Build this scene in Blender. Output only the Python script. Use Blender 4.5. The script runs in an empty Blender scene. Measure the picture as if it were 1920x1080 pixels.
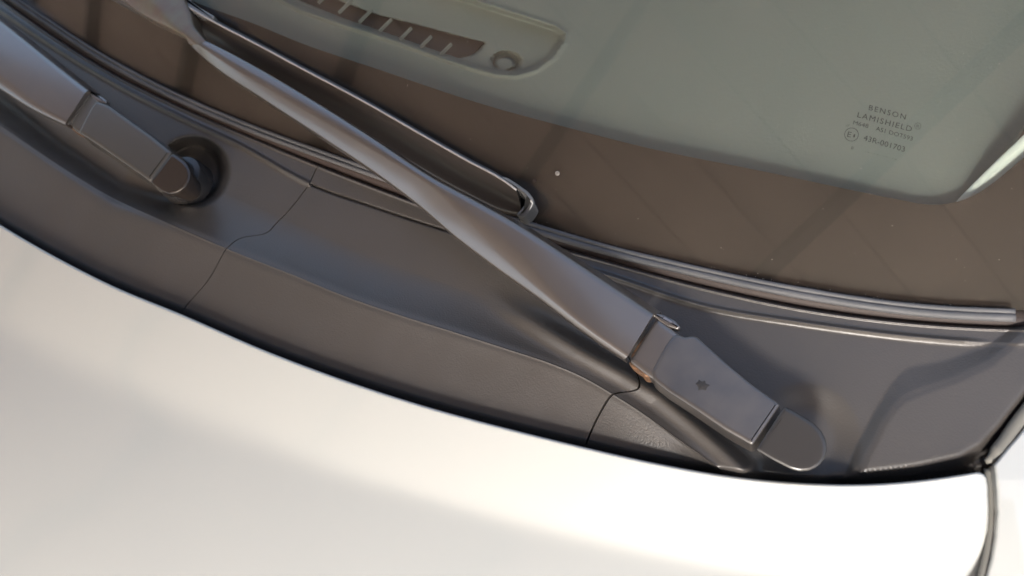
import bpy, math, random
import numpy as np
from mathutils import Matrix, Vector
random.seed(4); rng = np.random.default_rng(4)
S = bpy.context.scene
COL = S.collection

# ------------------------------------------------------------------ camera
F = 1493.0                                    # focal length in photograph pixels (28 mm phone lens)
nn = np.array([.00045*F, .00065*F, 2.22]); CH = 1/np.linalg.norm(nn)
zc = -nn*CH
_p = np.array([(1500-960)/F, (450-540)/F, 1]); _m = np.cross(_p, [.97, .24, 0]); _D = np.cross(nn, _m)
_D /= np.linalg.norm(_D); _D *= np.sign(_D[0]); _Y = np.cross(zc, _D)
a = math.radians(8); X_ = _D*math.cos(a)-_Y*math.sin(a); Y_ = np.cross(zc, X_)
RM = np.stack([X_, Y_, zc])
CAM = np.array([0, 0, CH])
cd = bpy.data.cameras.new('camera'); cam = bpy.data.objects.new('camera', cd); COL.objects.link(cam)
M = Matrix.Identity(4)
for i in range(3):
    M[i][0] = RM[i][0]; M[i][1] = -RM[i][1]; M[i][2] = -RM[i][2]; M[i][3] = CAM[i]
cam.matrix_world = M
cd.sensor_width = 36; cd.lens = 36*F/1920; cd.clip_start = .01; cd.clip_end = 400
cd.dof.use_dof = True; cd.dof.focus_distance = .42; cd.dof.aperture_fstop = 9
S.camera = cam

# ------------------------------------------------------------------ sky, sun, exposure
SUN_EL, SUN_AZ = math.radians(45), math.radians(-68)      # azimuth from +X towards +Y
w = bpy.data.worlds.new('World'); S.world = w; w.use_nodes = True
nt = w.node_tree; bg = nt.nodes['Background']
sk = nt.nodes.new('ShaderNodeTexSky'); sk.sky_type = 'NISHITA'; sk.sun_disc = False
sk.sun_elevation = SUN_EL; sk.sun_rotation = math.radians(90)-SUN_AZ
sk.air_density = 1.2; sk.dust_density = 7.0; sk.ozone_density = 1.0
nt.links.new(sk.outputs[0], bg.inputs[0]); bg.inputs[1].default_value = .15
sl = bpy.data.lights.new('sun', 'SUN'); sl.energy = 2.9; sl.angle = math.radians(12); sl.color = (1, .985, .96)
so = bpy.data.objects.new('sun', sl); COL.objects.link(so)
sd = Vector((math.cos(SUN_EL)*math.cos(SUN_AZ), math.cos(SUN_EL)*math.sin(SUN_AZ), math.sin(SUN_EL)))
so.rotation_euler = sd.to_track_quat('Z', 'Y').to_euler(); so.location = sd*3
S.view_settings.view_transform = 'Standard'; S.view_settings.look = 'None'
S.view_settings.exposure = 1.75; S.view_settings.gamma = 1

# ------------------------------------------------------------------ geometry helpers
def ray(x, y):
    c = np.stack(np.broadcast_arrays((np.asarray(x, float)-960)/F, (np.asarray(y, float)-540)/F, 1.0), -1)
    return c @ RM.T
def P(x, y, z=0.0):
    d = ray(x, y); t = (np.asarray(z, float)-CH)/d[..., 2]
    return CAM + d*t[..., None]
def pch(pts):
    """smooth monotone curve through (x, y) points, straight on outside them"""
    pts = sorted(pts); X = np.array([p[0] for p in pts], float); Y = np.array([p[1] for p in pts], float)
    hh = np.diff(X); dl = np.diff(Y)/hh; m = np.zeros(len(X))
    m[1:-1] = (dl[:-1]*hh[1:]+dl[1:]*hh[:-1])/(hh[1:]+hh[:-1]); m[0] = dl[0]; m[-1] = dl[-1]
    if len(X) > 3:
        m[0] = dl[0]-(dl[1]-dl[0])*.3; m[-1] = dl[-1]+(dl[-1]-dl[-2])*.3
    def f(x):
        x = np.asarray(x, float); i = np.clip(np.searchsorted(X, x)-1, 0, len(X)-2)
        H = hh[i]; t = (x-X[i])/H; tc = np.clip(t, 0, 1)
        r = ((2*tc**3-3*tc**2+1)*Y[i]+(tc**3-2*tc**2+tc)*H*m[i]+(-2*tc**3+3*tc**2)*Y[i+1]+(tc**3-tc**2)*H*m[i+1])
        return r+np.where(t < 0, t*H*m[0], 0)+np.where(t > 1, (t-1)*H*m[-1], 0)
    return f
def spl(pts, n):
    """open Catmull-Rom curve through 2-D or 3-D points, n samples"""
    A = np.array(pts, float); d = np.r_[0, np.cumsum(np.linalg.norm(np.diff(A[:, :2], axis=0), axis=1))]
    t = np.linspace(0, d[-1], n)
    return np.stack([pch(list(zip(d, A[:, k])))(t) for k in range(A.shape[1])], -1)
def sst(a, b, x):
    t = np.clip((x-a)/(b-a), 0, 1); return t*t*(3-2*t)
def sdf(px, py, poly):
    """signed distance to a closed polygon, negative inside"""
    A = np.array(poly, float); B = np.roll(A, -1, 0)
    Q = np.stack([px, py], -1); best = np.full(px.shape, 1e9); ins = np.zeros(px.shape, bool)
    for p, q in zip(A, B):
        e = q-p; v = Q-p; t = np.clip((v@e)/(e@e+1e-12), 0, 1)
        best = np.minimum(best, np.hypot(v[..., 0]-t*e[0], v[..., 1]-t*e[1]))
        c = ((p[1] > Q[..., 1]) != (q[1] > Q[..., 1])) & (Q[..., 0] < (q[0]-p[0])*(Q[..., 1]-p[1])/(q[1]-p[1]+1e-12)+p[0])
        ins ^= c
    return np.where(ins, -best, best)
def dline(px, py, pts):
    """distance to an open polyline and the position along it (0..1)"""
    A = np.array(pts, float); Q = np.stack([px, py], -1); best = np.full(px.shape, 1e9); pos = np.zeros(px.shape)
    L = np.linalg.norm(np.diff(A, axis=0), axis=1); cl = np.r_[0, np.cumsum(L)]
    for k in range(len(A)-1):
        e = A[k+1]-A[k]; v = Q-A[k]; t = np.clip((v@e)/(e@e), 0, 1)
        d = np.hypot(v[..., 0]-t*e[0], v[..., 1]-t*e[1]); c = d < best
        best = np.where(c, d, best); pos = np.where(c, (cl[k]+t*L[k])/cl[-1], pos)
    return best, pos
WPOS = {}
def mk(name, verts, faces, mat, parent=None, smooth=True, angle=None):
    verts = np.asarray(verts, float).reshape(-1, 3); c = verts.mean(0)
    me = bpy.data.meshes.new(name)
    me.from_pydata((verts-c).tolist(), [], [tuple(int(i) for i in f) for f in faces]); me.validate(); me.update()
    if smooth: me.polygons.foreach_set('use_smooth', [True]*len(me.polygons))
    if smooth and angle: me.set_sharp_from_angle(angle=math.radians(angle))
    me.materials.append(mat)
    o = bpy.data.objects.new(name, me); COL.objects.link(o)
    base = np.zeros(3)
    if parent is not None:
        o.parent = parent; base = WPOS[parent.name]
    o.location = c-base; WPOS[o.name] = c
    return o
def gridfaces(nu, nv, off=0):
    i = np.arange(nu-1)[:, None]; j = np.arange(nv-1)[None, :]
    a = off+i*nv+j
    return np.stack([a, a+nv, a+nv+1, a+1], -1).reshape(-1, 4)
def orient(G, F_):
    """make grid faces look up"""
    f = F_[len(F_)//2]; p = G[f]
    nz = np.cross(p[1]-p[0], p[2]-p[0])[2]
    return F_ if nz > 0 else F_[:, ::-1]
def sheet(name, G, mat, parent, skirt=.004, **k):
    """G: nu x nv x 3 grid; its rim is folded down so that it has thickness"""
    nu, nv = G.shape[:2]
    V = G.reshape(-1, 3); Fc = orient(V, gridfaces(nu, nv))
    flip = not np.array_equal(Fc[0], gridfaces(nu, nv)[0])
    rim = [i*nv for i in range(nu)]+[(nu-1)*nv+j for j in range(1, nv)]+[i*nv+nv-1 for i in range(nu-2, -1, -1)]+[j for j in range(nv-2, 0, -1)]
    low = V[rim]-np.array([0, 0, skirt]); n0 = len(V); m = len(rim)
    q = [(rim[k], rim[(k+1) % m], n0+(k+1) % m, n0+k) for k in range(m)]
    if not flip: q = [t[::-1] for t in q]
    q = q if True else q
    return mk(name, np.vstack([V, low]), list(map(tuple, Fc))+q, mat, parent, angle=k.get('angle', 50))
def coons(top, right, bot, left, nu, nv, warp=1.0):
    T = spl(top, nu); B = spl(bot, nu); L = spl(left, nv); R_ = spl(right, nv)
    u = np.linspace(0, 1, nu)[:, None, None]; v0 = np.linspace(0, 1, nv)**warp
    def samp(A): return np.stack([np.interp(v0, np.linspace(0, 1, nv), A[:, k]) for k in range(2)], -1)
    L = samp(L)[None]; R_ = samp(R_)[None]; v = v0[None, :, None]; T = T[:, None]; B = B[:, None]
    G = (1-v)*T+v*B+(1-u)*L+u*R_-((1-u)*(1-v)*T[0]+u*(1-v)*T[-1]+(1-u)*v*B[0]+u*v*B[-1])
    return G[..., 0], G[..., 1]
def loft(name, secs, mat, parent, cap=True, angle=None):
    """secs: n x m x 3 open or closed sections joined into a closed tube"""
    G = np.array(secs); n, m = G.shape[:2]; V = G.reshape(-1, 3); f = []
    for i in range(n-1):
        for j in range(m):
            a_, b_ = i*m+j, i*m+(j+1) % m
            f.append((a_, b_, b_+m, a_+m))
    if cap: f += [tuple(range(m))[::-1], tuple((n-1)*m+j for j in range(m))]
    # face outwards
    c = G[n//2].mean(0); p = V[list(f[(n//2-1)*m])]; nr = np.cross(p[1]-p[0], p[2]-p[0])
    if nr @ (p.mean(0)-c) < 0: f = [t[::-1] for t in f]
    return mk(name, V, f, mat, parent, angle=angle)
def rounded(pts, rad, n=5):
    """round the corners of a 3-D polyline; rad per corner"""
    out = [pts[0]]
    for i in range(1, len(pts)-1):
        p, a_, b_ = pts[i], pts[i-1], pts[i+1]
        da = a_-p; db = b_-p; la = np.linalg.norm(da); lb = np.linalg.norm(db); r = min(rad[i], la*.48, lb*.48)
        s, e = p+da/la*r, p+db/lb*r
        for t in np.linspace(0, 1, n): out.append((1-t)**2*s+2*t*(1-t)*p+t*t*e)
    out.append(pts[-1]); return out
def inset(P2, d):
    A = np.roll(P2, 1, 0); B = np.roll(P2, -1, 0); t = B-A; t /= np.linalg.norm(t, axis=1)[:, None]+1e-12
    nr = np.stack([-t[:, 1], t[:, 0]], -1)
    area = np.sum(P2[:, 0]*np.roll(P2[:, 1], -1)-np.roll(P2[:, 0], -1)*P2[:, 1])
    return P2+nr*d*(1 if area > 0 else -1)
def resample(poly, step):
    out = []
    A = np.array(poly, float)
    for p, q in zip(A, np.roll(A, -1, 0)):
        k = max(1, int(np.linalg.norm(q-p)/step))
        for i in range(k): out.append(p+(q-p)*i/k)
    return np.array(out)
def smoothpoly(poly, it=2):
    A = np.array(poly, float)
    for _ in range(it): A = .25*np.roll(A, 1, 0)+.5*A+.25*np.roll(A, -1, 0)
    return A
def slab(name, poly, ztop, depth, bevel, mat, parent, step=3, smo=1, flare=0.0, nb=5, angle=60):
    """solid whose top outline is traced in the photograph, at height ztop(px,py) and really `depth` thick, rim rounded by `bevel`"""
    zf = ztop if callable(ztop) else (lambda x, y: np.full(np.shape(x), float(ztop)))
    Q = smoothpoly(resample(poly, step), smo); W = P(Q[:, 0], Q[:, 1], zf(Q[:, 0], Q[:, 1]))
    rings = []
    area = 0; rings.append((-flare, -depth)); rings.append((-flare*.15, -bevel-depth*.15))
    for k in range(nb+1):
        th = math.pi/2*k/nb; rings.append((1.6*bevel*(1-math.cos(th)), -.8*bevel*(1-math.sin(th))))
    V = []; m = len(W)
    for d, dz in rings:
        xy = inset(W[:, :2], d); V.append(np.c_[xy, W[:, 2]+dz])
    V = np.vstack(V); f = []
    for i in range(len(rings)-1):
        for j in range(m):
            f.append((i*m+j, i*m+(j+1) % m, (i+1)*m+(j+1) % m, (i+1)*m+j))
    area = np.sum(W[:, 0]*np.roll(W[:, 1], -1)-np.roll(W[:, 0], -1)*W[:, 1])
    top = tuple((len(rings)-1)*m+j for j in range(m)); botf = tuple(range(m))[::-1]
    ct = W[:, :2].mean(0); T2 = V[list(top)]; a0 = T2[:, :2]-ct; a1_ = np.roll(a0, -1, 0); cr = a0[:, 0]*a1_[:, 1]-a0[:, 1]*a1_[:, 0]
    if (cr*np.sign(area) > 0).all():
        V = np.vstack([V, [ct[0], ct[1], T2[:, 2].mean()]]); q = len(V)-1
        f += [(top[j], top[(j+1) % m], q) for j in range(m)]+[botf]
    else: f += [top, botf]
    if area < 0: f = [t[::-1] for t in f]
    o = mk(name, V, f, mat, parent, angle=angle)
    for p in o.data.polygons:
        if len(p.vertices) > 4: p.use_smooth = False
    return o
def tube(path, r, seg=8):
    path = np.array(path); n = len(path); T = np.gradient(path, axis=0); T /= np.linalg.norm(T, axis=1)[:, None]
    up = np.array([0, 0, 1.]); s = np.cross(T, up); s /= np.linalg.norm(s, axis=1)[:, None]; v = np.cross(s, T)
    rr = np.broadcast_to(r, (n,))
    return [[path[i]+rr[i]*(math.cos(a_)*s[i]+math.sin(a_)*v[i]) for a_ in np.linspace(0, 2*math.pi, seg, endpoint=False)] for i in range(n)]
def box(name, c, ux, uy, uz, mat, parent=None, group=None):
    c, ux, uy, uz = map(lambda t: np.array(t, float), (c, ux, uy, uz))
    v = [c+ux*i+uy*j+uz*k for i in (-1, 1) for j in (-1, 1) for k in (-1, 1)]
    f = [(0, 1, 3, 2), (4, 6, 7, 5), (0, 4, 5, 1), (2, 3, 7, 6), (0, 2, 6, 4), (1, 5, 7, 3)]
    return mk(name, v, f, mat, parent, smooth=False)
def empty(name, loc, label, cat, parent=None):
    o = bpy.data.objects.new(name, None); COL.objects.link(o); o.empty_display_size = .1
    o.location = loc; WPOS[o.name] = np.array(loc, float); o['label'] = label; o['category'] = cat
    return o

# ------------------------------------------------------------------ materials
def mat(name, col, rough=.5, spec=.6, metal=0, coat=0, coat_rough=.03, var=None, vscale=30, bump=0, bscale=900, rvar=0, speck=None, speck_t=.03, dust=None):
    m = bpy.data.materials.new(name); m.use_nodes = True; nt = m.node_tree; N = nt.nodes; L = nt.links
    b = N['Principled BSDF']; b.inputs['Base Color'].default_value = (*col, 1); b.inputs['Roughness'].default_value = rough
    b.inputs['Specular IOR Level'].default_value = spec; b.inputs['Metallic'].default_value = metal
    b.inputs['Coat Weight'].default_value = coat; b.inputs['Coat Roughness'].default_value = coat_rough
    tc = N.new('ShaderNodeTexCoord'); last = None
    def noise(sc, det=3):
        t = N.new('ShaderNodeTexNoise'); t.inputs['Scale'].default_value = sc; t.inputs['Detail'].default_value = det
        L.new(tc.outputs['Object'], t.inputs['Vector']); return t
    def mix(a_, b_, fac):
        x = N.new('ShaderNodeMix'); x.data_type = 'RGBA'
        for s_, v_ in ((x.inputs[6], a_), (x.inputs[7], b_)):
            if isinstance(v_, tuple): s_.default_value = (*v_, 1)
            else: L.new(v_, s_)
        L.new(fac, x.inputs[0]); return x.outputs[2]
    def ramp(src, lo, hi):
        r = N.new('ShaderNodeMapRange'); r.inputs[1].default_value = lo; r.inputs[2].default_value = hi; L.new(src, r.inputs[0]); return r.outputs[0]
    cur = tuple(col)
    if var: cur = mix(cur, tuple(var), ramp(noise(vscale, 5).outputs[0], .35, .7))
    if dust: cur = mix(cur, tuple(dust), ramp(noise(14, 8).outputs[0], .45, .95))
    if speck:
        v = N.new('ShaderNodeTexVoronoi'); v.inputs['Scale'].default_value = speck; L.new(tc.outputs['Object'], v.inputs['Vector'])
        sz = N.new('ShaderNodeMath'); sz.operation = 'MULTIPLY'; L.new(v.outputs['Color'], sz.inputs[0]); sz.inputs[1].default_value = speck_t*2
        lt = N.new('ShaderNodeMath'); lt.operation = 'LESS_THAN'; L.new(v.outputs['Distance'], lt.inputs[0]); L.new(sz.outputs[0], lt.inputs[1])
        cur = mix(cur, (.45, .42, .38), lt.outputs[0])
    if not isinstance(cur, tuple): L.new(cur, b.inputs['Base Color'])
    if rvar:
        r = N.new('ShaderNodeMapRange'); r.inputs[1].default_value = .3; r.inputs[2].default_value = .7
        r.inputs[3].default_value = rough-rvar; r.inputs[4].default_value = rough+rvar; L.new(noise(55, 4).outputs[0], r.inputs[0]); L.new(r.outputs[0], b.inputs['Roughness'])
    if bump:
        bp = N.new('ShaderNodeBump'); bp.inputs['Strength'].default_value = 1; bp.inputs['Distance'].default_value = bump
        L.new(noise(bscale, 2).outputs[0], bp.inputs['Height']); L.new(bp.outputs[0], b.inputs['Normal'])
    return m
m_white = mat('white_paint', (.285, .290, .278), .45, .3, coat=1, coat_rough=.035)
m_white.node_tree.nodes['Principled BSDF'].inputs['Coat IOR'].default_value = 1.7
m_cowl = mat('cowl_plastic', (.041, .037, .034), .36, .5, bump=.00013, bscale=1000, rvar=.05, dust=(.047, .042, .039))
m_arm = mat('arm_satin_paint', (.040, .034, .031), .34, .7, coat=.8, coat_rough=.14, rvar=.015, var=(.044, .038, .034), vscale=60, bump=.000015, bscale=1800)
m_head = mat('head_satin_paint', (.026, .024, .024), .36, .5, coat=.6, coat_rough=.2, rvar=.03, var=(.04, .035, .032), vscale=90, bump=.00002, bscale=1800)
for m__ in (m_arm, m_head): m__.node_tree.nodes['Principled BSDF'].inputs['Coat IOR'].default_value = 1.8
m_cap = mat('cap_plastic', (.022, .021, .021), .25, .5, bump=.00001, bscale=2000)
m_capg = mat('cap_gloss_plastic', (.02, .016, .014), .1, .5)
m_headg = mat('gloss_head_paint', (.045, .042, .038), .2, .5)
m_rub = mat('rubber', (.03, .03, .032), .5, .4, bump=.00005, bscale=700, dust=(.09, .085, .08))
m_rubg = mat('seal_rubber', (.058, .059, .063), .6, .35, bump=.0001, bscale=450, dust=(.11, .108, .112), rvar=.08)
m_blade = mat('blade_plastic', (.032, .025, .021), .36, .5)
m_cap2 = mat('blade_tip_plastic', (.075, .075, .075), .25, .6, dust=(.12, .12, .12))
m_frit = mat('frit_black', (.018, .012, .010), .6, .2)
m_dash = mat('dash_plastic', (.142, .156, .146), .7, .3, bump=.0001, bscale=600)
m_dark = mat('dark_plastic', (.035, .025, .022), .6, .3)
m_void = mat('light_stop_black', (.01, .01, .01), .8, .1)
m_trim = mat('pillar_trim', (.60, .64, .60), .7, .3, bump=.0001, bscale=500)
m_rust = mat('rusty_steel', (.16, .085, .045), .55, .5, metal=.5, var=(.05, .03, .02), vscale=500, bump=.0002, bscale=900)
m_steel = mat('worn_steel', (.32, .31, .31), .35, .5, metal=.9, var=(.12, .1, .09), vscale=400)
m_print = mat('marking_print', (.012, .011, .010), .7, .2)
m_wood = mat('canopy_boards', (.33, .235, .185), .7, .3, var=(.28, .20, .16), vscale=3, bump=.0005, bscale=40)
m_beam = mat('beam_wood', (.05, .038, .03), .7, .3)
m_ground = mat('concrete', (.35, .345, .335), .9, .2, var=(.28, .275, .265), vscale=2, bump=.002, bscale=60)
# windscreen glass: thin clear sheet with a light film of dust
def glass_mat():
    m = bpy.data.materials.new('windscreen_glass'); m.use_nodes = True; nt = m.node_tree; N = nt.nodes; L = nt.links
    N.remove(N['Principled BSDF']); out = N['Material Output']
    tr = N.new('ShaderNodeBsdfTransparent'); tr.inputs[0].default_value = (.90, .92, .90, 1)
    gl = N.new('ShaderNodeBsdfGlossy'); gl.inputs['Roughness'].default_value = .015
    fr = N.new('ShaderNodeFresnel'); fr.inputs[0].default_value = 1.52
    ge = N.new('ShaderNodeNewGeometry'); ir = N.new('ShaderNodeMapRange'); L.new(ge.outputs['Backfacing'], ir.inputs[0])
    ir.inputs[3].default_value = 1.52; ir.inputs[4].default_value = 1/1.52; L.new(ir.outputs[0], fr.inputs[0])      # same air-glass step seen from inside
    mx = N.new('ShaderNodeMixShader'); L.new(fr.outputs[0], mx.inputs[0]); L.new(tr.outputs[0], mx.inputs[1]); L.new(gl.outputs[0], mx.inputs[2])
    df = N.new('ShaderNodeBsdfDiffuse'); df.inputs[0].default_value = (.52, .40, .33, 1)
    tc = N.new('ShaderNodeTexCoord')
    n1 = N.new('ShaderNodeTexNoise'); n1.inputs['Scale'].default_value = 18; n1.inputs['Detail'].default_value = 8; n1.inputs['Roughness'].default_value = .7
    L.new(tc.outputs['Object'], n1.inputs['Vector'])
    n2 = N.new('ShaderNodeTexNoise'); n2.inputs['Scale'].default_value = 1600; n2.inputs['Detail'].default_value = 2; L.new(tc.outputs['Object'], n2.inputs['Vector'])
    r1 = N.new('ShaderNodeMapRange'); r1.inputs[1].default_value = .3; r1.inputs[2].default_value = .8; r1.inputs[3].default_value = .005; r1.inputs[4].default_value = .019; L.new(n1.outputs[0], r1.inputs[0])
    mu = N.new('ShaderNodeMath'); mu.operation = 'MULTIPLY'; L.new(r1.outputs[0], mu.inputs[0])
    r2 = N.new('ShaderNodeMapRange'); r2.inputs[1].default_value = .35; r2.inputs[2].default_value = .65; r2.inputs[3].default_value = .96; r2.inputs[4].default_value = 1.04; L.new(n2.outputs[0], r2.inputs[0]); L.new(r2.outputs[0], mu.inputs[1])
    v = N.new('ShaderNodeTexVoronoi'); v.inputs['Scale'].default_value = 300; L.new(tc.outputs['Object'], v.inputs['Vector'])
    pw = N.new('ShaderNodeMath'); pw.operation = 'POWER'; L.new(v.outputs['Color'], pw.inputs[0]); pw.inputs[1].default_value = 5
    ms = N.new('ShaderNodeMath'); ms.operation = 'MULTIPLY'; L.new(pw.outputs[0], ms.inputs[0]); ms.inputs[1].default_value = .07
    lt = N.new('ShaderNodeMath'); lt.operation = 'LESS_THAN'; L.new(v.outputs['Distance'], lt.inputs[0]); L.new(ms.outputs[0], lt.inputs[1])
    m5 = N.new('ShaderNodeMath'); m5.operation = 'MULTIPLY'; L.new(lt.outputs[0], m5.inputs[0]); m5.inputs[1].default_value = .5
    ad = N.new('ShaderNodeMath'); ad.operation = 'ADD'; ad.use_clamp = True; L.new(mu.outputs[0], ad.inputs[0]); L.new(m5.outputs[0], ad.inputs[1])
    m2 = N.new('ShaderNodeMixShader'); L.new(ad.outputs[0], m2.inputs[0]); L.new(mx.outputs[0], m2.inputs[1]); L.new(df.outputs[0], m2.inputs[2])
    L.new(m2.outputs[0], out.inputs[0]); return m
m_glass = glass_mat()

# ------------------------------------------------------------------ the place: ground and the carport roof mirrored in glass and paint
GZ = -.95
gs = mk('ground', [(-60, -60, GZ), (60, -60, GZ), (60, 60, GZ), (-60, 60, GZ)], [(0, 1, 2, 3)], m_ground, smooth=False); gs['kind'] = 'structure'
ROOFZ = 1.5
carport = empty('carport', (.3, .6, GZ), 'open sided brown boarded carport roof on dark beams, mirrored in the windscreen', 'carport')
bd = np.array([-.41, -.91]); bd /= np.linalg.norm(bd); pd = np.array([-bd[1], bd[0]])      # beams run along bd, boards across them along pd
OUT = [(.88, .20), (-.30, .34), (-.75, .64), (-5.0, .10), (-5.2, -3.3), (-1.1, -2.5), (.2, -1.70), (.85, -.88)]                               # outline of the roof
def clip(poly, n_, c_):
    out = []
    for k in range(len(poly)):
        p, q = np.array(poly[k-1]), np.array(poly[k]); a_, b_ = p@n_-c_, q@n_-c_
        if a_*b_ < 0: out.append(p+(q-p)*a_/(a_-b_))
        if b_ <= 0: out.append(q)
    return out
def plate(name, poly, z0, z1, m_, parent):
    n_ = len(poly); V = [(p[0], p[1], z) for z in (z0, z1) for p in poly]
    return mk(name, V, [tuple(range(n_)), tuple(range(n_, 2*n_))[::-1]]+[(k, k+n_, (k+1) % n_+n_, (k+1) % n_) for k in range(n_)], m_, parent, smooth=False)
pr = [np.array(p)@bd for p in OUT]; BW = .20; k0, k1 = int(min(pr)//BW), int(max(pr)//BW)+1
for k in range(k0, k1):
    pl = clip(clip(OUT, bd, (k+1)*BW-.003), -bd, -(k*BW+.003))
    if len(pl) > 2: plate('roof_board', pl, ROOFZ, ROOFZ+.022, m_wood, carport)
plate('roof_cover', OUT, ROOFZ+.03, ROOFZ+.04, m_beam, carport)
A0 = np.array([-.61, -.16])@pd
for k in range(-6, 3):
    c_ = A0+k*.80; pl = clip(clip(OUT, pd, c_+.019), -pd, -(c_-.019))
    if len(pl) > 2: plate('beam', pl, ROOFZ-.08, ROOFZ-.002, m_beam, carport)
for (x_, y_) in ((.80, .15), (-4.9, .02), (.79, -.86), (-5.1, -3.15)):
    z0, z1 = GZ, ROOFZ-.085
    box('post', (x_, y_, (z0+z1)/2), (.045, 0, 0), (0, .045, 0), np.array([0, 0, (z1-z0)/2]), m_beam, carport)

# ------------------------------------------------------------------ the car
car = empty('car', (-.4, 0, GZ), 'white car with black cowl panel, two wipers and a dusty windscreen, seen close up', 'car')

R0 = pch([(-300, 200), (-100, 355), (0, 421), (100, 479), (212, 536), (338, 588), (500, 658), (650, 714), (800, 762), (960, 805), (1095, 838), (1240, 870), (1375, 893), (1500, 905), (1610, 908), (1720, 901), (1800, 890), (1835, 884)])
RB = pch([(-400, 400), (-100, 560), (0, 612), (110, 670), (250, 731), (380, 787), (475, 822), (650, 890), (750, 920), (950, 975), (1200, 1035), (1600, 1100), (2000, 1130)])
R2 = pch([(-200, 120), (0, 236), (100, 303), (195, 362), (300, 412), (424, 466), (560, 520), (640, 553), (740, 588), (845, 621), (951, 655), (1030, 681), (1090, 706), (1150, 740), (1205, 775), (1260, 815), (1320, 857), (1375, 897), (1480, 985), (1700, 1100), (2300, 1300)])
R6 = pch([(-200, -140), (0, 18), (204, 150), (346, 224), (448, 272), (580, 345), (700, 388), (845, 435), (1000, 478), (1131, 514), (1307, 571), (1515, 607), (1722, 633), (1868, 644), (2100, 650)])
R7 = pch([(-200, -165), (0, -4), (53, 35), (204, 133), (346, 203), (448, 247), (600, 310), (845, 402), (980, 446), (1100, 478), (1307, 535), (1515, 579), (1722, 605), (1878, 614), (2100, 612)])
R8 = pch([(-200, -200), (-60, -70), (53, 8), (204, 106), (346, 179), (448, 222), (640, 293), (845, 365), (985, 412), (1100, 447), (1307, 498), (1515, 540), (1722, 569), (1904, 579), (2150, 580)])

# windscreen surface: rises from the base curve
ZB, SL = .008, .50
_bx = np.linspace(-150, 2050, 60); _bw = P(_bx, R8(_bx), ZB); _pc = np.polyfit(_bw[:, 0], _bw[:, 1], 4)
_xl, _xr = _bw[0, 0], _bw[-1, 0]
def Yb(X):
    Xc = np.clip(X, _xl, _xr); s1 = np.polyval(np.polyder(_pc), Xc)
    return np.polyval(_pc, Xc)+(X-Xc)*s1
def WS(px, py, off=0.0):
    z = np.full(np.broadcast(px, py).shape, .03)
    for _ in range(40):
        p = P(px, py, z); t = ZB+SL*(p[..., 1]-Yb(p[..., 0]))+off; z = z+(t-z)*.6
    return P(px, py, z)

# hood ---------------------------------------------------------------------------------------
gapL = [(1834, 885), (1842, 887.5), (1848, 893), (1851, 904), (1853, 930), (1854, 965), (1851, 1005), (1844, 1045), (1833, 1085), (1805, 1160), (1760, 1250), (1700, 1340)]
topx = np.linspace(-300, 1834, 60); top = [(x, float(R0(x))) for x in topx]; top[-1] = gapL[0]
gx, gy = coons(top, gapL, [(-300, 1500), (700, 1480), (1700, 1340)], [(-300, top[0][1]), (-300, 800), (-300, 1500)], 520, 260, warp=1.5)
def lipdrop(d, w_=6.0, r=.0022):
    t = np.clip(1-d/w_, 0, 1); return -r*(1-np.sqrt(np.clip(1-t*t, 0, 1)))
def hoodz(x, y, edge=True):
    b = (y-RB(x)); band = np.maximum(RB(x)-R0(x), 30)
    z = .0140-9.5e-5*np.clip(RB(x)-R0(x), 0, 210)
    sw = 9+9*(1-sst(250, 800, x)); fwd = np.log1p(np.exp(np.clip(b/sw, -50, 50)))*sw     # soft break at the crease
    z = z+fwd*.7e-5+(fwd-b)*9.5e-5-fwd**2*1.5e-8
    return z
hz = hoodz(gx, gy)
dtop = np.minimum(np.abs(gy-R0(gx)), 400)*.92
dl, _ = dline(gx, gy, gapL)
hz = hz+lipdrop(np.minimum(dtop, dl))
hood = sheet('hood', P(gx, gy, hz), m_white, car, skirt=.02, angle=70)

gapR = [(1862, 872), (1864, 890), (1867, 920), (1869, 960), (1866, 1005), (1859, 1045), (1848, 1085), (1822, 1160), (1778, 1250), (1720, 1340)]
ftop = [(1862, 872), (1871, 861), (1888, 840), (1907, 818), (1935, 783), (2000, 700), (2080, 590), (2180, 440)]
fx, fy = coons(ftop, [(2180, 440), (2300, 900), (2400, 1300)], [(1720, 1340), (2000, 1340), (2400, 1300)], gapR, 140, 160, warp=1.4)
d1, _ = dline(fx, fy, gapR); d2, _ = dline(fx, fy, ftop)
fz = .0125+lipdrop(np.minimum(d1, d2), 7)-np.clip((fx-1900)/400, 0, 1)**2*.04-np.clip(fy-900, 0, None)*2e-5
sheet('fender', P(fx, fy, fz), m_white, car, skirt=.02, angle=70)

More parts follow.
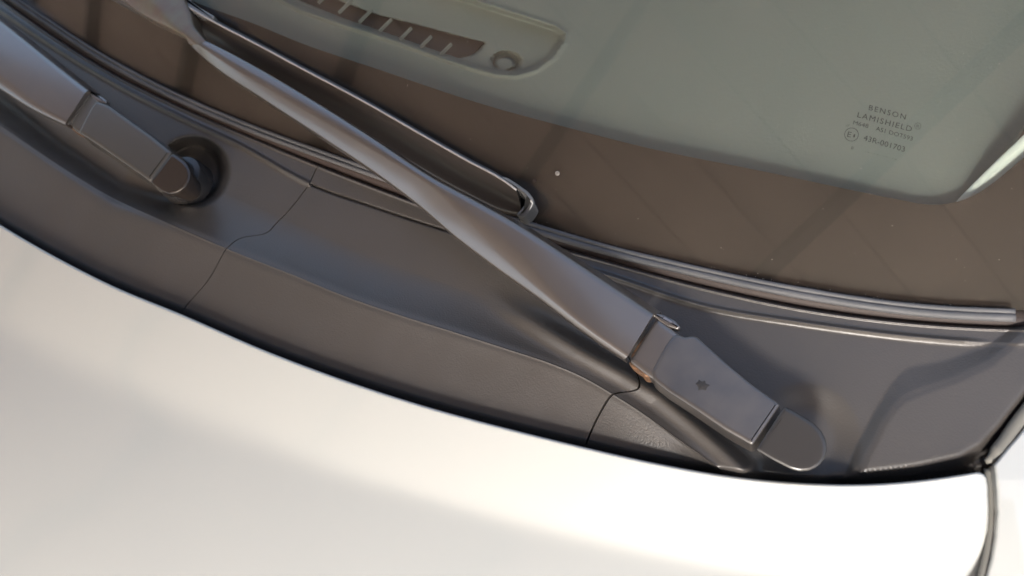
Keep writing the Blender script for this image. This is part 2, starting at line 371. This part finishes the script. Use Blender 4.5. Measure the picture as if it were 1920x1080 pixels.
# cowl panel ---------------------------------------------------------------------------------
PL_OUT = [(1700, 690), (1774, 676), (1852, 648), (1912, 604), (1990, 540), (2200, 300), (2300, 600), (1990, 660), (1925, 748), (1882, 803), (1846, 843), (1803, 866), (1727, 880), (1660, 887), (1604, 893), (1580, 900), (1604, 838), (1639, 773), (1672, 718)]
PL_IN = [(1697, 747), (1727, 734), (1793, 712), (1860, 680), (1920, 628), (1990, 560), (2240, 330), (2240, 560), (1975, 655), (1916, 742), (1873, 797), (1838, 833), (1800, 855), (1727, 872), (1660, 882), (1612, 887), (1640, 830), (1660, 790), (1678, 765)]
BUMP = [(880, 548), (927, 566), (1000, 604), (1085, 655), (1171, 702), (1235, 742), (1300, 795), (1350, 838), (1395, 880)]
def cowlz(x, y):
    d2 = R2(x)-y                                      # above the ridge positive
    r7 = R7(x); span = np.clip(R2(x)-r7, 30, None)
    # ridge profile: front strip climbs to the ridge, falls into a shallow trough behind it, then climbs gently to the glass
    wf = np.clip((R0(x)-R2(x)), 20, 400)
    front = .0115-.0095*np.clip(-d2/wf, 0, 1.2)**.75
    troughw = np.clip(95-(x-600)*.04, 50, 110)
    t = np.clip(d2/troughw, 0, 1)
    back = .0115-.0095*(1-(1-t)**1.8)
    rest = np.clip((d2-troughw)/(span), 0, 1.6)*.0035
    z = np.where(d2 < 0, front, back+rest)
    # round the ridge over a few pixels
    z = z-.0007*np.exp(-(d2/7.0)**2)
    # the strip fades out to the right of the ridge end
    # gutter along the hood edge
    dh = R0(x)-y
    z = z-.009*(1-sst(-6, 17, dh))
    z = np.where(dh < -2, z-.004, z)
    # convex rib beside the right wiper
    db, s = dline(x, y, BUMP); z = z+.0085*np.exp(-(db/21)**2)*sst(0, .35, s)
    # trough by the left wiper
    dt, s = dline(x, y, [(-200, 40), (0, 175), (120, 270), (230, 345), (320, 372)])
    z = z-.010*np.exp(-(dt/30)**2)*(1-sst(30, 60, dt)*0)
    # pivot wells
    q = np.hypot((x-362)/64, (y-322)/62*1.0); z = z-.022*(1-sst(.72, 1.12, q))
    q = np.hypot((x-1508)/98, (y-826)/98); z = z-.0032*(1-sst(.52, 1.15, q))
    # small step line and the rolled edge at the glass
    d6 = y-R6(x); slot = sst(578, 586, x)*(1-sst(846, 856, x)); z = z+.0006*(1-sst(-3, 4, d6))+.0018*np.exp(-(d6/5.0)**2)*(1-slot)*(1-sst(1800, 1870, x))-.0022*np.exp(-(d6/2.0)**2)*slot+.0008*np.exp(-((y-R7(x)-4)/2.5)**2)-.004*(1-sst(-2, 2, y-R7(x)))
    # raised corner
    so_, si = sdf(x, y, PL_OUT), sdf(x, y, PL_IN)
    tt = np.clip(-so_/np.maximum(-so_+si, 1e-6), 0, 1); tt = np.where(si < 0, 1, np.where(so_ > 0, 0, tt))
    z = z+.0048*tt
    z = z-.0005*np.exp(-(si/4)**2)
    # rim next to the fender drops into the joint
    dr, _ = dline(x, y, [(1560, 912), (1700, 900), (1800, 880), (1850, 856), (1895, 806), (1940, 748), (2000, 668)])
    z = z-.006*np.exp(-(dr/13)**2)
    return z
ts = [0, .07, .30, .50, .86, .95, 1.0]
def rowy(x, t):
    rows = [np.maximum(R0(x)+34, R2(x)+60), np.maximum(R0(x)+3, R2(x)+30), R2(x), R2(x)*.62+R6(x)*.38, R6(x), R7(x), R8(x)-16]
    out = rows[-1]*1.0
    for k in range(len(ts)-1):
        m_ = (t >= ts[k]) & (t <= ts[k+1]); q = (t-ts[k])/(ts[k+1]-ts[k]); out = np.where(m_, rows[k]*(1-q)+rows[k+1]*q, out)
    return out
S1 = pch([(0, 322), (.07, 338), (.2, 392), (.30, 424), (.38, 452), (.45, 495), (.55, 521), (.7, 552), (.86, 580), (1.0, 606)])
S2 = pch([(0, 1080), (.07, 1095), (.22, 1128), (.30, 1149), (.40, 1198), (.5, 1180), (.7, 1090), (.86, 1010), (1.0, 960)])
def cowl_piece(nu, x0f, x1f, g0, g1):
    nv = 330
    tv = np.concatenate([np.linspace(0, .07, 30)[:-1], np.linspace(.07, .30, 80)[:-1], np.linspace(.30, .5, 90)[:-1], np.linspace(.5, .86, 70)[:-1], np.linspace(.86, 1, 60)])
    U = np.linspace(0, 1, nu)[:, None]; T = tv[None, :]
    X = x0f(T)*(1-U)+x1f(T)*U; X = X+g0*(1-U)-g1*U
    Y = rowy(X, np.broadcast_to(T, X.shape)); Z = cowlz(X, Y)
    # end flanges of the pieces roll down a little
    e0 = np.abs(X-(x0f(T)+g0)); e1 = np.abs(X-(x1f(T)-g1))
    return sheet('cowl_panel', P(X, Y, Z), m_cowl, car, skirt=.006, angle=45)
LEFT = lambda t: -260+0*t
RIGHT = lambda t: 1990+0*t
cowl_piece(230, LEFT, S1, 0, .9)
cowl_piece(300, S1, S2, .9, 1.8)
cowl_piece(300, S2, RIGHT, 1.8, 0)
# near-black sheet added below all joints to stop light leaking through
tx, ty = coons([(-500, -300), (700, 300), (2200, 560)], [(2200, 560), (2200, 1300)], [(-500, 900), (900, 1300), (2200, 1300)], [(-500, -300), (-500, 900)], 24, 16)
sheet('light_stop_sheet', P(tx, ty, -.05), m_void, car, skirt=.01)
# rubber strip between the cowl corner and the fender
sp = spl([(1848, 866), (1862, 858), (1880, 838), (1905, 802), (1938, 758), (1990, 686), (2060, 590)], 60)
m_strip = mat('fender_seal_rubber', (.13, .125, .11), .55, .3, bump=.00005, bscale=600)
loft('fender_seal', tube(P(sp[:, 0], sp[:, 1], np.full(60, .0075)), np.r_[np.linspace(.001, .0035, 6), np.full(54, .0035)], 10), m_strip, car)
sg = spl([(1853, 880), (1858, 920), (1860, 965), (1857, 1010), (1850, 1050), (1838, 1095), (1800, 1180), (1740, 1290)], 50)
loft('hood_seal', tube(P(sg[:, 0], sg[:, 1], np.full(50, .004)), .0019, 8), m_strip, car)

# windscreen ---------------------------------------------------------------------------------
tt_ = np.linspace(-.003, .78, 60)[None, :]+np.zeros((150, 1)); xx_ = np.linspace(-1.42, .20, 150)[:, None]+0*tt_
xx_ = xx_*(1-.10*np.clip(tt_, 0, 1))-.062*np.clip(tt_, 0, 1)
Gt = np.stack([xx_, Yb(xx_)+tt_, ZB+SL*tt_-.0*tt_], -1)
def slabgrid(name, Gtop, thick, mat_, parent):
    nu, nv = Gtop.shape[:2]; A = Gtop.reshape(-1, 3); B = A-np.array([0, 0, thick])
    f = orient(A, gridfaces(nu, nv)); fb = f[:, ::-1]+len(A)
    rim = [i*nv for i in range(nu)]+[(nu-1)*nv+j for j in range(1, nv)]+[i*nv+nv-1 for i in range(nu-2, -1, -1)]+[j for j in range(nv-2, 0, -1)]
    q = [(rim[k], rim[(k+1) % len(rim)], rim[(k+1) % len(rim)]+len(A), rim[k]+len(A)) for k in range(len(rim))]
    return mk(name, np.vstack([A, B]), list(map(tuple, f))+list(map(tuple, fb))+q, mat_, parent, angle=40)
glass = slabgrid('windscreen', Gt, .0048, m_glass, car)
# black printed border: from the base curve up to its traced inner edge
FR = [(-200, -330), (0, -190), (200, -80), (359, 1), (480, 46), (560, 79), (700, 127), (927, 202), (1060, 238), (1200, 274), (1444, 324), (1689, 375), (1730, 382.5), (1755, 384), (1780, 381.5), (1802, 376), (1830, 364), (1862, 343), (1895, 316), (1925, 291), (1990, 225), (2080, 110)]
fe = spl(FR, 400); fe_lo = np.stack([np.linspace(-200, 2110, 400)*0+np.interp(np.linspace(0, 1, 400), np.linspace(0, 1, 400), np.linspace(-200, 2150, 400)), np.zeros(400)], -1)
fe_lo[:, 1] = R8(fe_lo[:, 0])+6; 
k = np.linspace(0, 1, 24)[None, :, None]; FG = fe[:, None]*(1-k)+fe_lo[:, None]*k
fg = WS(FG[..., 0], FG[..., 1], -.0056)
slabgrid('printed_border', fg, .0006, m_frit, glass)
# seal: two rubber ribs between glass and cowl, stopping short of the corner
xs = np.linspace(-160, 1903, 260)
def rib(name, f0, zo, r0, m_, x_=xs, seg=10, ys=1.0):
    Q = P(x_, f0(x_), zo(x_) if callable(zo) else np.full(len(x_), zo)); return loft(name, tube(Q, r0, seg), m_, car)
wob = lambda s_: 1+.06*np.interp(xs, np.linspace(-160, 1903, 60), rng.normal(size=60))*s_
rib('windscreen_seal', lambda x_: R8(x_)+5, .0092, .0013*wob(1), m_rubg)
rib('windscreen_seal', lambda x_: R8(x_)+np.interp(x_, [0, 1100, 1900], [13, 15, 17]), .0082, np.interp(xs, [-160, 600, 1200, 1900], [.0016, .0016, .0019, .0021]), m_rubg)
x2 = np.linspace(-160, 2050, 200)
rib('seal_channel', lambda x_: R8(x_)*.4+R7(x_)*.6, .0005, np.full(200, .005), m_dark, x2)

# approval marking printed on the glass -------------------------------------------------------
MV, MF = [], []
def addpoly2(pts, faces):
    o_ = len(MV); MV.extend(pts); MF.extend([tuple(o_+i for i in f) for f in faces])
def text(s, base0, base1, up, spacing=1.0):
    cu = bpy.data.curves.new('t', 'FONT'); cu.body = s; cu.size = 1; cu.space_character = spacing; cu.resolution_u = 3; cu.offset = 0
    ob = bpy.data.objects.new('t', cu); COL.objects.link(ob); bpy.context.view_layer.update()
    me = ob.to_mesh(); V = np.array([v.co[:2] for v in me.vertices]); Fs = [tuple(p.vertices) for p in me.polygons]; ob.to_mesh_clear()
    bpy.data.objects.remove(ob); bpy.data.curves.remove(cu)
    x0, x1 = V[:, 0].min(), V[:, 0].max(); caph = .70
    b0, b1, up = map(np.array, (base0, base1, up))
    Q = b0+((V[:, :1]-x0)/(x1-x0))*(b1-b0)+V[:, 1:]/caph*up
    addpoly2(Q.tolist(), Fs)
def ring(c, r0, r1, e=1.0, n_=28):
    v = []; f = []
    for i in range(n_):
        a_ = 2*math.pi*i/n_; v += [(c[0]+r0*math.cos(a_), c[1]+r0*e*math.sin(a_)), (c[0]+r1*math.cos(a_), c[1]+r1*e*math.sin(a_))]
        j = (i+1) % n_; f.append((2*i, 2*i+1, 2*j+1, 2*j))
    addpoly2(v, f)
text('BENSON', (1628.5, 206), (1697.5, 224.2), (2.0, -9.6), 1.25)
text('LAMISHIELD', (1607, 219.5), (1708.5, 247), (2.6, -9.8), 1.2)
text('R', (1717.6, 238.6), (1723, 240), (1.6, -5.2)); ring((1720.8, 236.3), 5.6, 6.4)
text('M648', (1599, 233), (1627.3, 240.2), (2.0, -7.4))
text('AS1 DOT593', (1641.7, 244.2), (1710.5, 264), (1.7, -7.6))
text('//', (1585, 236.8), (1590.5, 238), (2.6, -5.0))
text('E', (1588, 256), (1595, 257.8), (2.4, -10)); text('1', (1599.5, 257), (1602.4, 257.6), (1.3, -5.6)); ring((1596.6, 252.2), 12.4, 13.5, .95)
text('43R-001703', (1618.4, 262.6), (1695.6, 285), (2.4, -9.8))
text('0', (1595.2, 279.5), (1599.2, 280.6), (1.8, -5.6))
for i in range(12):
    c = np.array((1617.6, 282.9))+(np.array((1679.6, 298.5))-np.array((1617.6, 282.9)))*i/11
    ring(c, .05, .5+.2*(i % 3), 1, 8)
MV_ = np.array(MV); mw = WS(MV_[:, 0], MV_[:, 1], .0004)
mk('glass_marking', mw, MF, m_print, glass, smooth=False)
# stone chips
m_chip = mat('glass_chip', (.13, .12, .11), .2, .6)
for (cx_, cy_, r) in ((1045, 325, 4.6), (1002, 339, 4.0)):
    v = []; f = []
    for i, (rr, hh_) in enumerate(((1, .0001), (.8, .0005), (.45, .0003))):
        for j in range(14):
            a_ = 2*math.pi*j/14; p = WS(cx_+r*rr*math.cos(a_), cy_+r*rr*math.sin(a_), hh_); v.append(p)
    for i in range(2):
        for j in range(14): f.append((i*14+j, i*14+(j+1) % 14, (i+1)*14+(j+1) % 14, (i+1)*14+j))
    f.append(tuple(28+j for j in range(14))); mk('stone_chip', np.array(v), f, m_chip if cx_ > 1020 else m_frit, glass)

# specks of dust lying on the glass and grit along the seal
def specks(name, pts, size, parent, m_):
    V = []; f = []
    for p in pts:
        r_ = size*(.5+rng.random()**3*1.3); a_ = rng.random()*6.3; o_ = len(V)
        for q in range(5): V.append(p+[r_*math.cos(a_+q*1.2566)*(.7+.6*rng.random()), r_*math.sin(a_+q*1.2566)*(.7+.6*rng.random()), 0])
        V.append(p+[0, 0, r_*.7]); f += [(o_+q, o_+(q+1) % 5, o_+5) for q in range(5)]
    o = mk(name, V, f, m_, parent, smooth=False); o['kind'] = 'stuff'; return o
m_speck = mat('pale_grit', (.22, .20, .18), .9, .2)
n_ = 430; sx_ = rng.uniform(380, 1920, n_); sy_ = rng.uniform(0, 600, n_); ok_ = sy_ < R8(sx_)-6
specks('dust_speck', WS(sx_[ok_], sy_[ok_], .0002), .00017, glass, m_speck)
n_ = 190; sx_ = rng.uniform(1000, 1900, n_); sy_ = R8(sx_)+rng.normal(-1.5, 2.2, n_)
specks('grit', WS(sx_, sy_, .0005), (.00016), glass, m_speck)

# dashboard under the glass ------------------------------------------------------------------
SHELF = [(440, -120), (500, -20), (560, 16), (640, 44), (723, 70), (825, 106), (880, 125), (927, 138), (967, 141), (1005, 130), (1035, 108), (1057, 78), (1058, 62), (1041, 50), (988, 33), (900, 5), (760, -40), (620, -85), (520, -120)]
VENT = [(450, -90), (560, -20), (700, 30), (770, 48), (860, 70), (908, 80), (905, 92), (888, 104), (862, 112), (800, 92), (723, 64), (640, 36), (560, 8), (500, -30), (420, -100)]
VENT = [(470, -110), (600, -12), (700, 26), (800, 52), (868, 70), (908, 80), (900, 92), (884, 103), (862, 109), (800, 88), (723, 60), (650, 36), (560, 0), (440, -100)]
dx, dy = coons([(-100, -420), (900, -420), (2010, -420)], [(2010, -420), (1935, 212), (1765, 415)], [(100, -60), (560, 150), (960, 270), (1300, 335), (1765, 415)], [(-100, -420), (0, -200), (100, -60)], 420, 300)
ZD = .016
s1 = sdf(dx, dy, SHELF); s2 = sdf(dx, dy, VENT)
dzz = ZD-.009*(1-sst(-9, 1, s1))*sst(-140, 60, dy-(-1)*0) + .0016*np.exp(-((s1-2)/4)**2)-.016*(1-sst(-1, 1, s2))
q = np.hypot((dx-949)/29, (dy-115)/20); dzz = dzz-.007*(1-sst(.85, 1.0, q))+.0055*(1-sst(.55, .72, np.hypot((dx-946)/29, (dy-120)/20)))
dzz = dzz+.00002*np.clip(-dy, 0, 300)
dash = sheet('dashboard', P(dx, dy, dzz), m_dash, car, skirt=.03, angle=80)
fl = P(np.array([440, 560, 700, 868, 908, 884, 862, 723, 560, 420.]), np.array([-130, -30, 24, 68, 80, 103, 110, 62, 2, -100.]), ZD-.0135)
vent = mk('defroster_vent', np.vstack([fl, fl-[0, 0, .001]]), [tuple(range(10)), tuple(range(10, 20))[::-1]]+[(i, (i+1) % 10, 10+(i+1) % 10, 10+i) for i in range(10)], m_dark, car, smooth=False)
m_fin = mat('vent_fin_plastic', (.17, .18, .165), .6, .3)
bl = [(560+a_, b_) for a_, b_ in ()]
k = 0
for i in range(-3, 7):
    b = np.array([645-38.5*1*(6-i)+0, 0.]); 
    b = np.array([560+650/2.4547, 247/2.4547]) + np.array([-38.2, -13.2-.5*(6-i)])*(6-i); e = b+np.array([20.5, -20.5])*(1+.04*(6-i))
    A = P(b[0], b[1], ZD-.002); B = P(e[0], e[1], ZD-.0035); u = (B-A)/2; s_ = np.cross(u, [0, 0, 1]); s_ = s_/np.linalg.norm(s_)*.0005
    box('vent_fin', (A+B)/2-[0, 0, .0012], u, s_, np.array([0, 0, .0012]), m_fin, vent)
# cabin and body round the glass
topY = Yb(np.array([-.6]))[0]+.78; topZ = ZB+SL*.78
box('roof', (-.61, topY+.62, topZ+.002), (.70, 0, 0), (0, .66, 0), (0, 0, .015), m_white, car)
for sx in (-1, 1):
    x0 = -.61+sx*.83
    A = np.array([x0, .30, .0]); B = np.array([x0-sx*.12, topY+.05, topZ]); c_ = (A+B)/2; u_ = (B-A)/2
    box('pillar', c_, u_, (sx*.03, 0, 0), (0, -.012, .03), m_white, car)
    box('door', (x0+sx*.03, .98, -.36), (.02, 0, 0), (0, .66, 0), (0, 0, .36), m_white, car)
    box('side_window', (x0-sx*.03, .98, .19), (.004, 0, 0), (0, .62, 0), (-sx*.05, 0, .185), m_glass, car)
box('cabin_lining', (-.61, 1.0, -.45), (.80, 0, 0), (0, .85, 0), (0, 0, .01), m_dark, car)
# door pillar trim seen behind the glass corner
pz = .028
pt = [(1772, 402), (1800, 368), (1842, 325), (1880, 288), (1925, 246), (1990, 180), (2080, 90), (2200, 90), (2150, 300), (1950, 420)]
slab('pillar_trim', pt, lambda a_, b_: WS(a_, b_, -.013)[..., 2], .006, .002, m_trim, car, step=8, smo=1)

# ------------------------------------------------------------------ wipers
def arm(name, Rr, Cc, Ll, zt, dzl, wall, n_, ncorner=7, rad=.0046, flare=None, endz=None, matt=m_arm):
    """pressed steel channel: right wall, rounded edge, top face, crease, left flank, left wall (traced edges, real heights)"""
    Rr, Cc, Ll = spl(Rr, n_), spl(Cc, n_), spl(Ll, n_); s = np.linspace(0, 1, n_)
    secs = []
    for i in range(n_):
        z = zt(s[i]); B = P(*Rr[i], z); Cp = P(*Cc[i], z-.0002); wpx = np.linalg.norm(Cc[i]-Ll[i])*.0003; D = P(*Ll[i], z-(dzl(s[i])*wpx+.0008))
        out = (B-D); out[2] = 0; out /= np.linalg.norm(out)
        A = B+out*(flare(s[i]) if flare else .0016)-[0, 0, wall]; E = D-[0, 0, wall*.7]+out*.0004
        rc = .0045+.004*(1-s[i])
        B1 = B-out*.0024; B = B-np.array([0, 0, .0009])
        top_ = rounded([A, B, B1, Cp, D, E], [0, .0014, .0014, rc, .0012, 0], ncorner)
        low = [E+out*.0012, D+out*.0014-[0, 0, .0012], B-out*.0020-[0, 0, .0022], A-out*.0012]
        secs.append(top_+low)
    return loft(name, secs, matt, car, angle=55)
m_rim_highlight = mat('blade_highlight_pale', (.22, .21, .20), .35, .7)  # paler colour stands in for the highlight on the blade's top rim
# right-hand wiper ------------------------------------------------------
Rr = [(388, 76), (430, 97), (560, 171), (700, 259), (804, 328), (900, 380), (967, 418), (1050, 471), (1130, 524), (1180, 557), (1226, 588)]
Cc = [(370, 82), (405, 104), (528, 178), (664, 258), (756, 314), (814, 352), (868, 397), (926, 446), (984, 500), (1032, 552), (1096, 609), (1177, 668)]
Ll = [(352, 80), (385, 111), (500, 190), (620, 268), (715, 332), (785, 385), (850, 441), (922, 496), (1010, 559), (1090, 619), (1171, 674)]
zr = lambda s: .046-.014*s+.003*math.sin(s*math.pi)
a1 = arm('wiper_arm', Rr, Cc, Ll, zr, lambda s: .62, .010, 90, flare=lambda s: .0030+.0022*s)
# kinked tip of the arm with its hook and clip
tip = arm('arm_tip', [(332, -40), (346, 2), (355, 22), (361, 45), (374, 62), (387, 77)], [(250, -40), (285, 0), (310, 30), (330, 55), (350, 70), (370, 84)], [(175, -45), (228, -2), (270, 28), (312, 50), (343, 66), (354, 82)], lambda s: .0475-.0012*s, lambda s: .30, .010, 40, rad=.002)
tip.parent = a1; tip.location = WPOS[tip.name]-WPOS[a1.name]
def reparent(o, p): o.parent = p; o.location = WPOS[o.name]-WPOS[p.name]; return o
m_mott = mat('hook_reflection_mottle', (.06, .04, .03), .3, .5, var=(.07, .065, .045), vscale=130)  # mottled tones paint the blurred reflection on the hook
tip.data.materials[0] = m_mott
slab('blade_clip', [(342, -6), (352, -3), (372, 12), (402, 29), (397, 37), (372, 30), (356, 20), (345, 8)], .044, .005, .0012, m_cap2, a1, step=3)
# hinge lug on the side flange
lug = slab('hinge_lug', [(1228, 586), (1245, 590), (1266, 601), (1276, 613), (1270, 617), (1252, 611), (1236, 601), (1226, 592)], .0275, .004, .0008, m_arm, a1, step=2)
c = P(1252, 600, .0282)
slab('hinge_pin', [(1252+8*math.cos(q)+3*math.sin(q), 600+3*math.sin(q)+4.5*math.cos(q)) for q in np.linspace(0, 2*math.pi, 18, endpoint=False)], .0283, .003, .0005, m_steel, a1, step=2)
# inside of the hinge: rusty tongue and spring between arm and head
slab('hinge_tongue', [(1182, 668), (1194, 648), (1240, 590), (1262, 606), (1222, 706), (1208, 706)], .0262, .010, .001, m_rust, a1, step=4)
slab('hinge_spring', [(1178, 679), (1184, 676), (1200, 688), (1215, 700), (1213, 706), (1200, 701), (1186, 690)], .0235, .004, .001, m_rust, a1, step=2)
hz1 = lambda x_, y_: .0300+.0*x_
# head: two levels, the worn nose under the arm and the wide body with its shoulder
slab('hinge_nose', [(1228, 599), (1236, 598), (1262, 618), (1290, 640), (1256, 720), (1240, 722), (1226, 711), (1210, 700), (1192, 686), (1180, 676)], lambda x_, y_: .0266+.0012*sst(-80, 10, (x_-1248)*.84+(y_-644)*.54), .011, .0016, m_arm, a1, step=4, smo=1)
head = slab('pivot_head', [(1250, 644), (1262, 630), (1270, 625), (1284, 632.5), (1295, 629), (1306, 630), (1360, 679), (1408, 719), (1463, 758), (1411, 834), (1360, 805), (1300, 764), (1252, 733), (1234, 719), (1224, 710), (1222, 696)], .0285, .013, .0011, m_head, a1, step=2, smo=6, flare=.0008)
m_smudge = mat('smudge_stain', (.018, .017, .017), .5, .3)
slab('smudge', [(1303, 719), (1309, 716), (1310, 711), (1316, 716), (1322, 713), (1323, 719), (1332, 722), (1325, 727), (1324, 733), (1316, 730), (1309, 733), (1310, 726)], .02856, .0006, .00003, m_smudge, a1, step=2, smo=1, nb=1)
cap = slab('pivot_cap', [(1470, 761), (1478, 764), (1500, 776), (1527, 793), (1540, 806), (1549, 824), (1551, 842), (1546, 860), (1535, 873), (1519, 881), (1500, 883), (1484, 879), (1450, 862), (1417, 842)], lambda x_, y_: .0282+2.2e-5*(826-y_), .016, .0013, m_cap, a1, step=2, smo=6, flare=-.0035)
# blade of the right-hand wiper ---------------------------------------------------------------
Bt = [(-60, -225), (150, -100), (330, 0), (400, 40), (480, 82), (560, 125), (680, 189), (804, 260), (880, 303), (941, 336), (968, 356)]
Bb = [(-110, -190), (100, -66), (300, 45), (370, 78), (452, 124), (535, 172), (655, 238), (780, 312), (870, 362), (950, 398), (978, 403)]
Bt_, Bb_ = spl(Bt, 80), spl(Bb, 80); secs = []
for i in range(80):
    A = WS(*Bt_[i], .0135); B = WS(*Bb_[i], .005); o_ = B-A; L_ = np.linalg.norm(o_); o_ /= L_
    M1 = A+o_*L_*.10-[0, 0, .0022]; M2 = A+o_*L_*.5-[0, 0, .004]
    pts = rounded([A-[0, 0, .008]-o_*.0005, A-o_*.0003, M1, M2, B, B-[0, 0, .004]], [0, .0008, .002, .004, .002, 0], 5)
    secs.append(pts)
blade = loft('wiper_blade', secs, m_blade, car, angle=60)
lip = [WS(x_-1.5, y_-3, .0022) for x_, y_ in Bt_]
reparent(loft('rubber_lip', tube(lip, .0011, 6), m_rub, car), blade)
cap_b = slab('blade_end_cap', [(939, 329), (950, 331), (972, 345), (990, 358), (1000, 371), (1001, 380), (995, 391), (984, 404), (976, 407), (966, 402), (976, 392), (985, 380), (984, 369), (975, 358), (956, 346), (938, 336)], lambda x_, y_: WS(x_, y_, .0125)[..., 2], .011, .0012, m_cap2, blade, step=2.5, smo=2)
reparent(loft('blade_rim_highlight', tube([WS(x_+.5, y_+.5, .0137) for x_, y_ in Bt_], .0007, 8), m_rim_highlight, car), blade)  # thin pale tube drawn as the rim highlight

# left-hand wiper ------------------------------------------------------------------------------
Rr = [(-160, -78), (-60, -7), (0, 38), (60, 86), (110, 126), (164, 168)]
Cc = [(-215, -10), (-120, 62), (-50, 112), (10, 156), (66, 196), (124, 228)]
Ll = [(-240, 4), (-140, 75), (-60, 128), (0, 166), (60, 204), (122, 234)]
a2 = arm('wiper_arm', Rr, Cc, Ll, lambda s: .040-.006*s, lambda s: .60, .010, 50, rad=.0042, flare=lambda s: .0035)
slab('hinge_lug', [(164, 167), (178, 176), (192, 182), (200, 189), (196, 194), (184, 190), (172, 182)], .031, .004, .0008, m_arm, a2, step=2)
slab('hinge_tongue', [(134, 236), (160, 185), (172, 176), (196, 192), (160, 246)], .0290, .010, .001, m_dark, a2, step=4)
slab('hinge_spring', [(126, 234), (136, 232), (150, 244), (162, 250), (158, 256), (140, 248)], .0265, .004, .001, m_rust, a2, step=2)
slab('hinge_nose', [(166, 177), (174, 177), (203, 196), (185, 268), (160, 256), (146, 248), (135, 240), (132, 232), (146, 205)], .0305, .011, .0016, m_headg, a2, step=4, smo=1)
slab('pivot_head', [(170, 200), (180, 188), (203, 196), (240, 223), (284, 254), (321, 284), (280, 339), (240, 311), (190, 276), (160, 256), (146, 247)], .0325, .013, .0016, m_headg, a2, step=4, smo=1, flare=.0016)
slab('pivot_cap', [(322, 286), (331, 291), (346, 302), (353, 312), (356, 324), (353, 338), (345, 350), (332, 359), (317, 363), (302, 357), (281, 341)], lambda x_, y_: .0320+2.0e-5*(325-y_), .018, .0013, m_capg, a2, step=2, smo=6, flare=-.004)
c = P(338, 333, .006)
V = []; f = []
for i, (r, dz) in enumerate(((.0175, -.012), (.0165, 0), (.0158, .0012), (.012, .0016), (.0115, .008), (.0001, .008))):
    for j in range(40): V.append(c+[r*math.cos(2*math.pi*j/40), r*math.sin(2*math.pi*j/40), dz])
for i in range(5):
    for j in range(40): f.append((i*40+j, i*40+(j+1) % 40, (i+1)*40+(j+1) % 40, (i+1)*40+j))
mk('pivot_collar', np.array(V), f, m_cap, a2, angle=40)
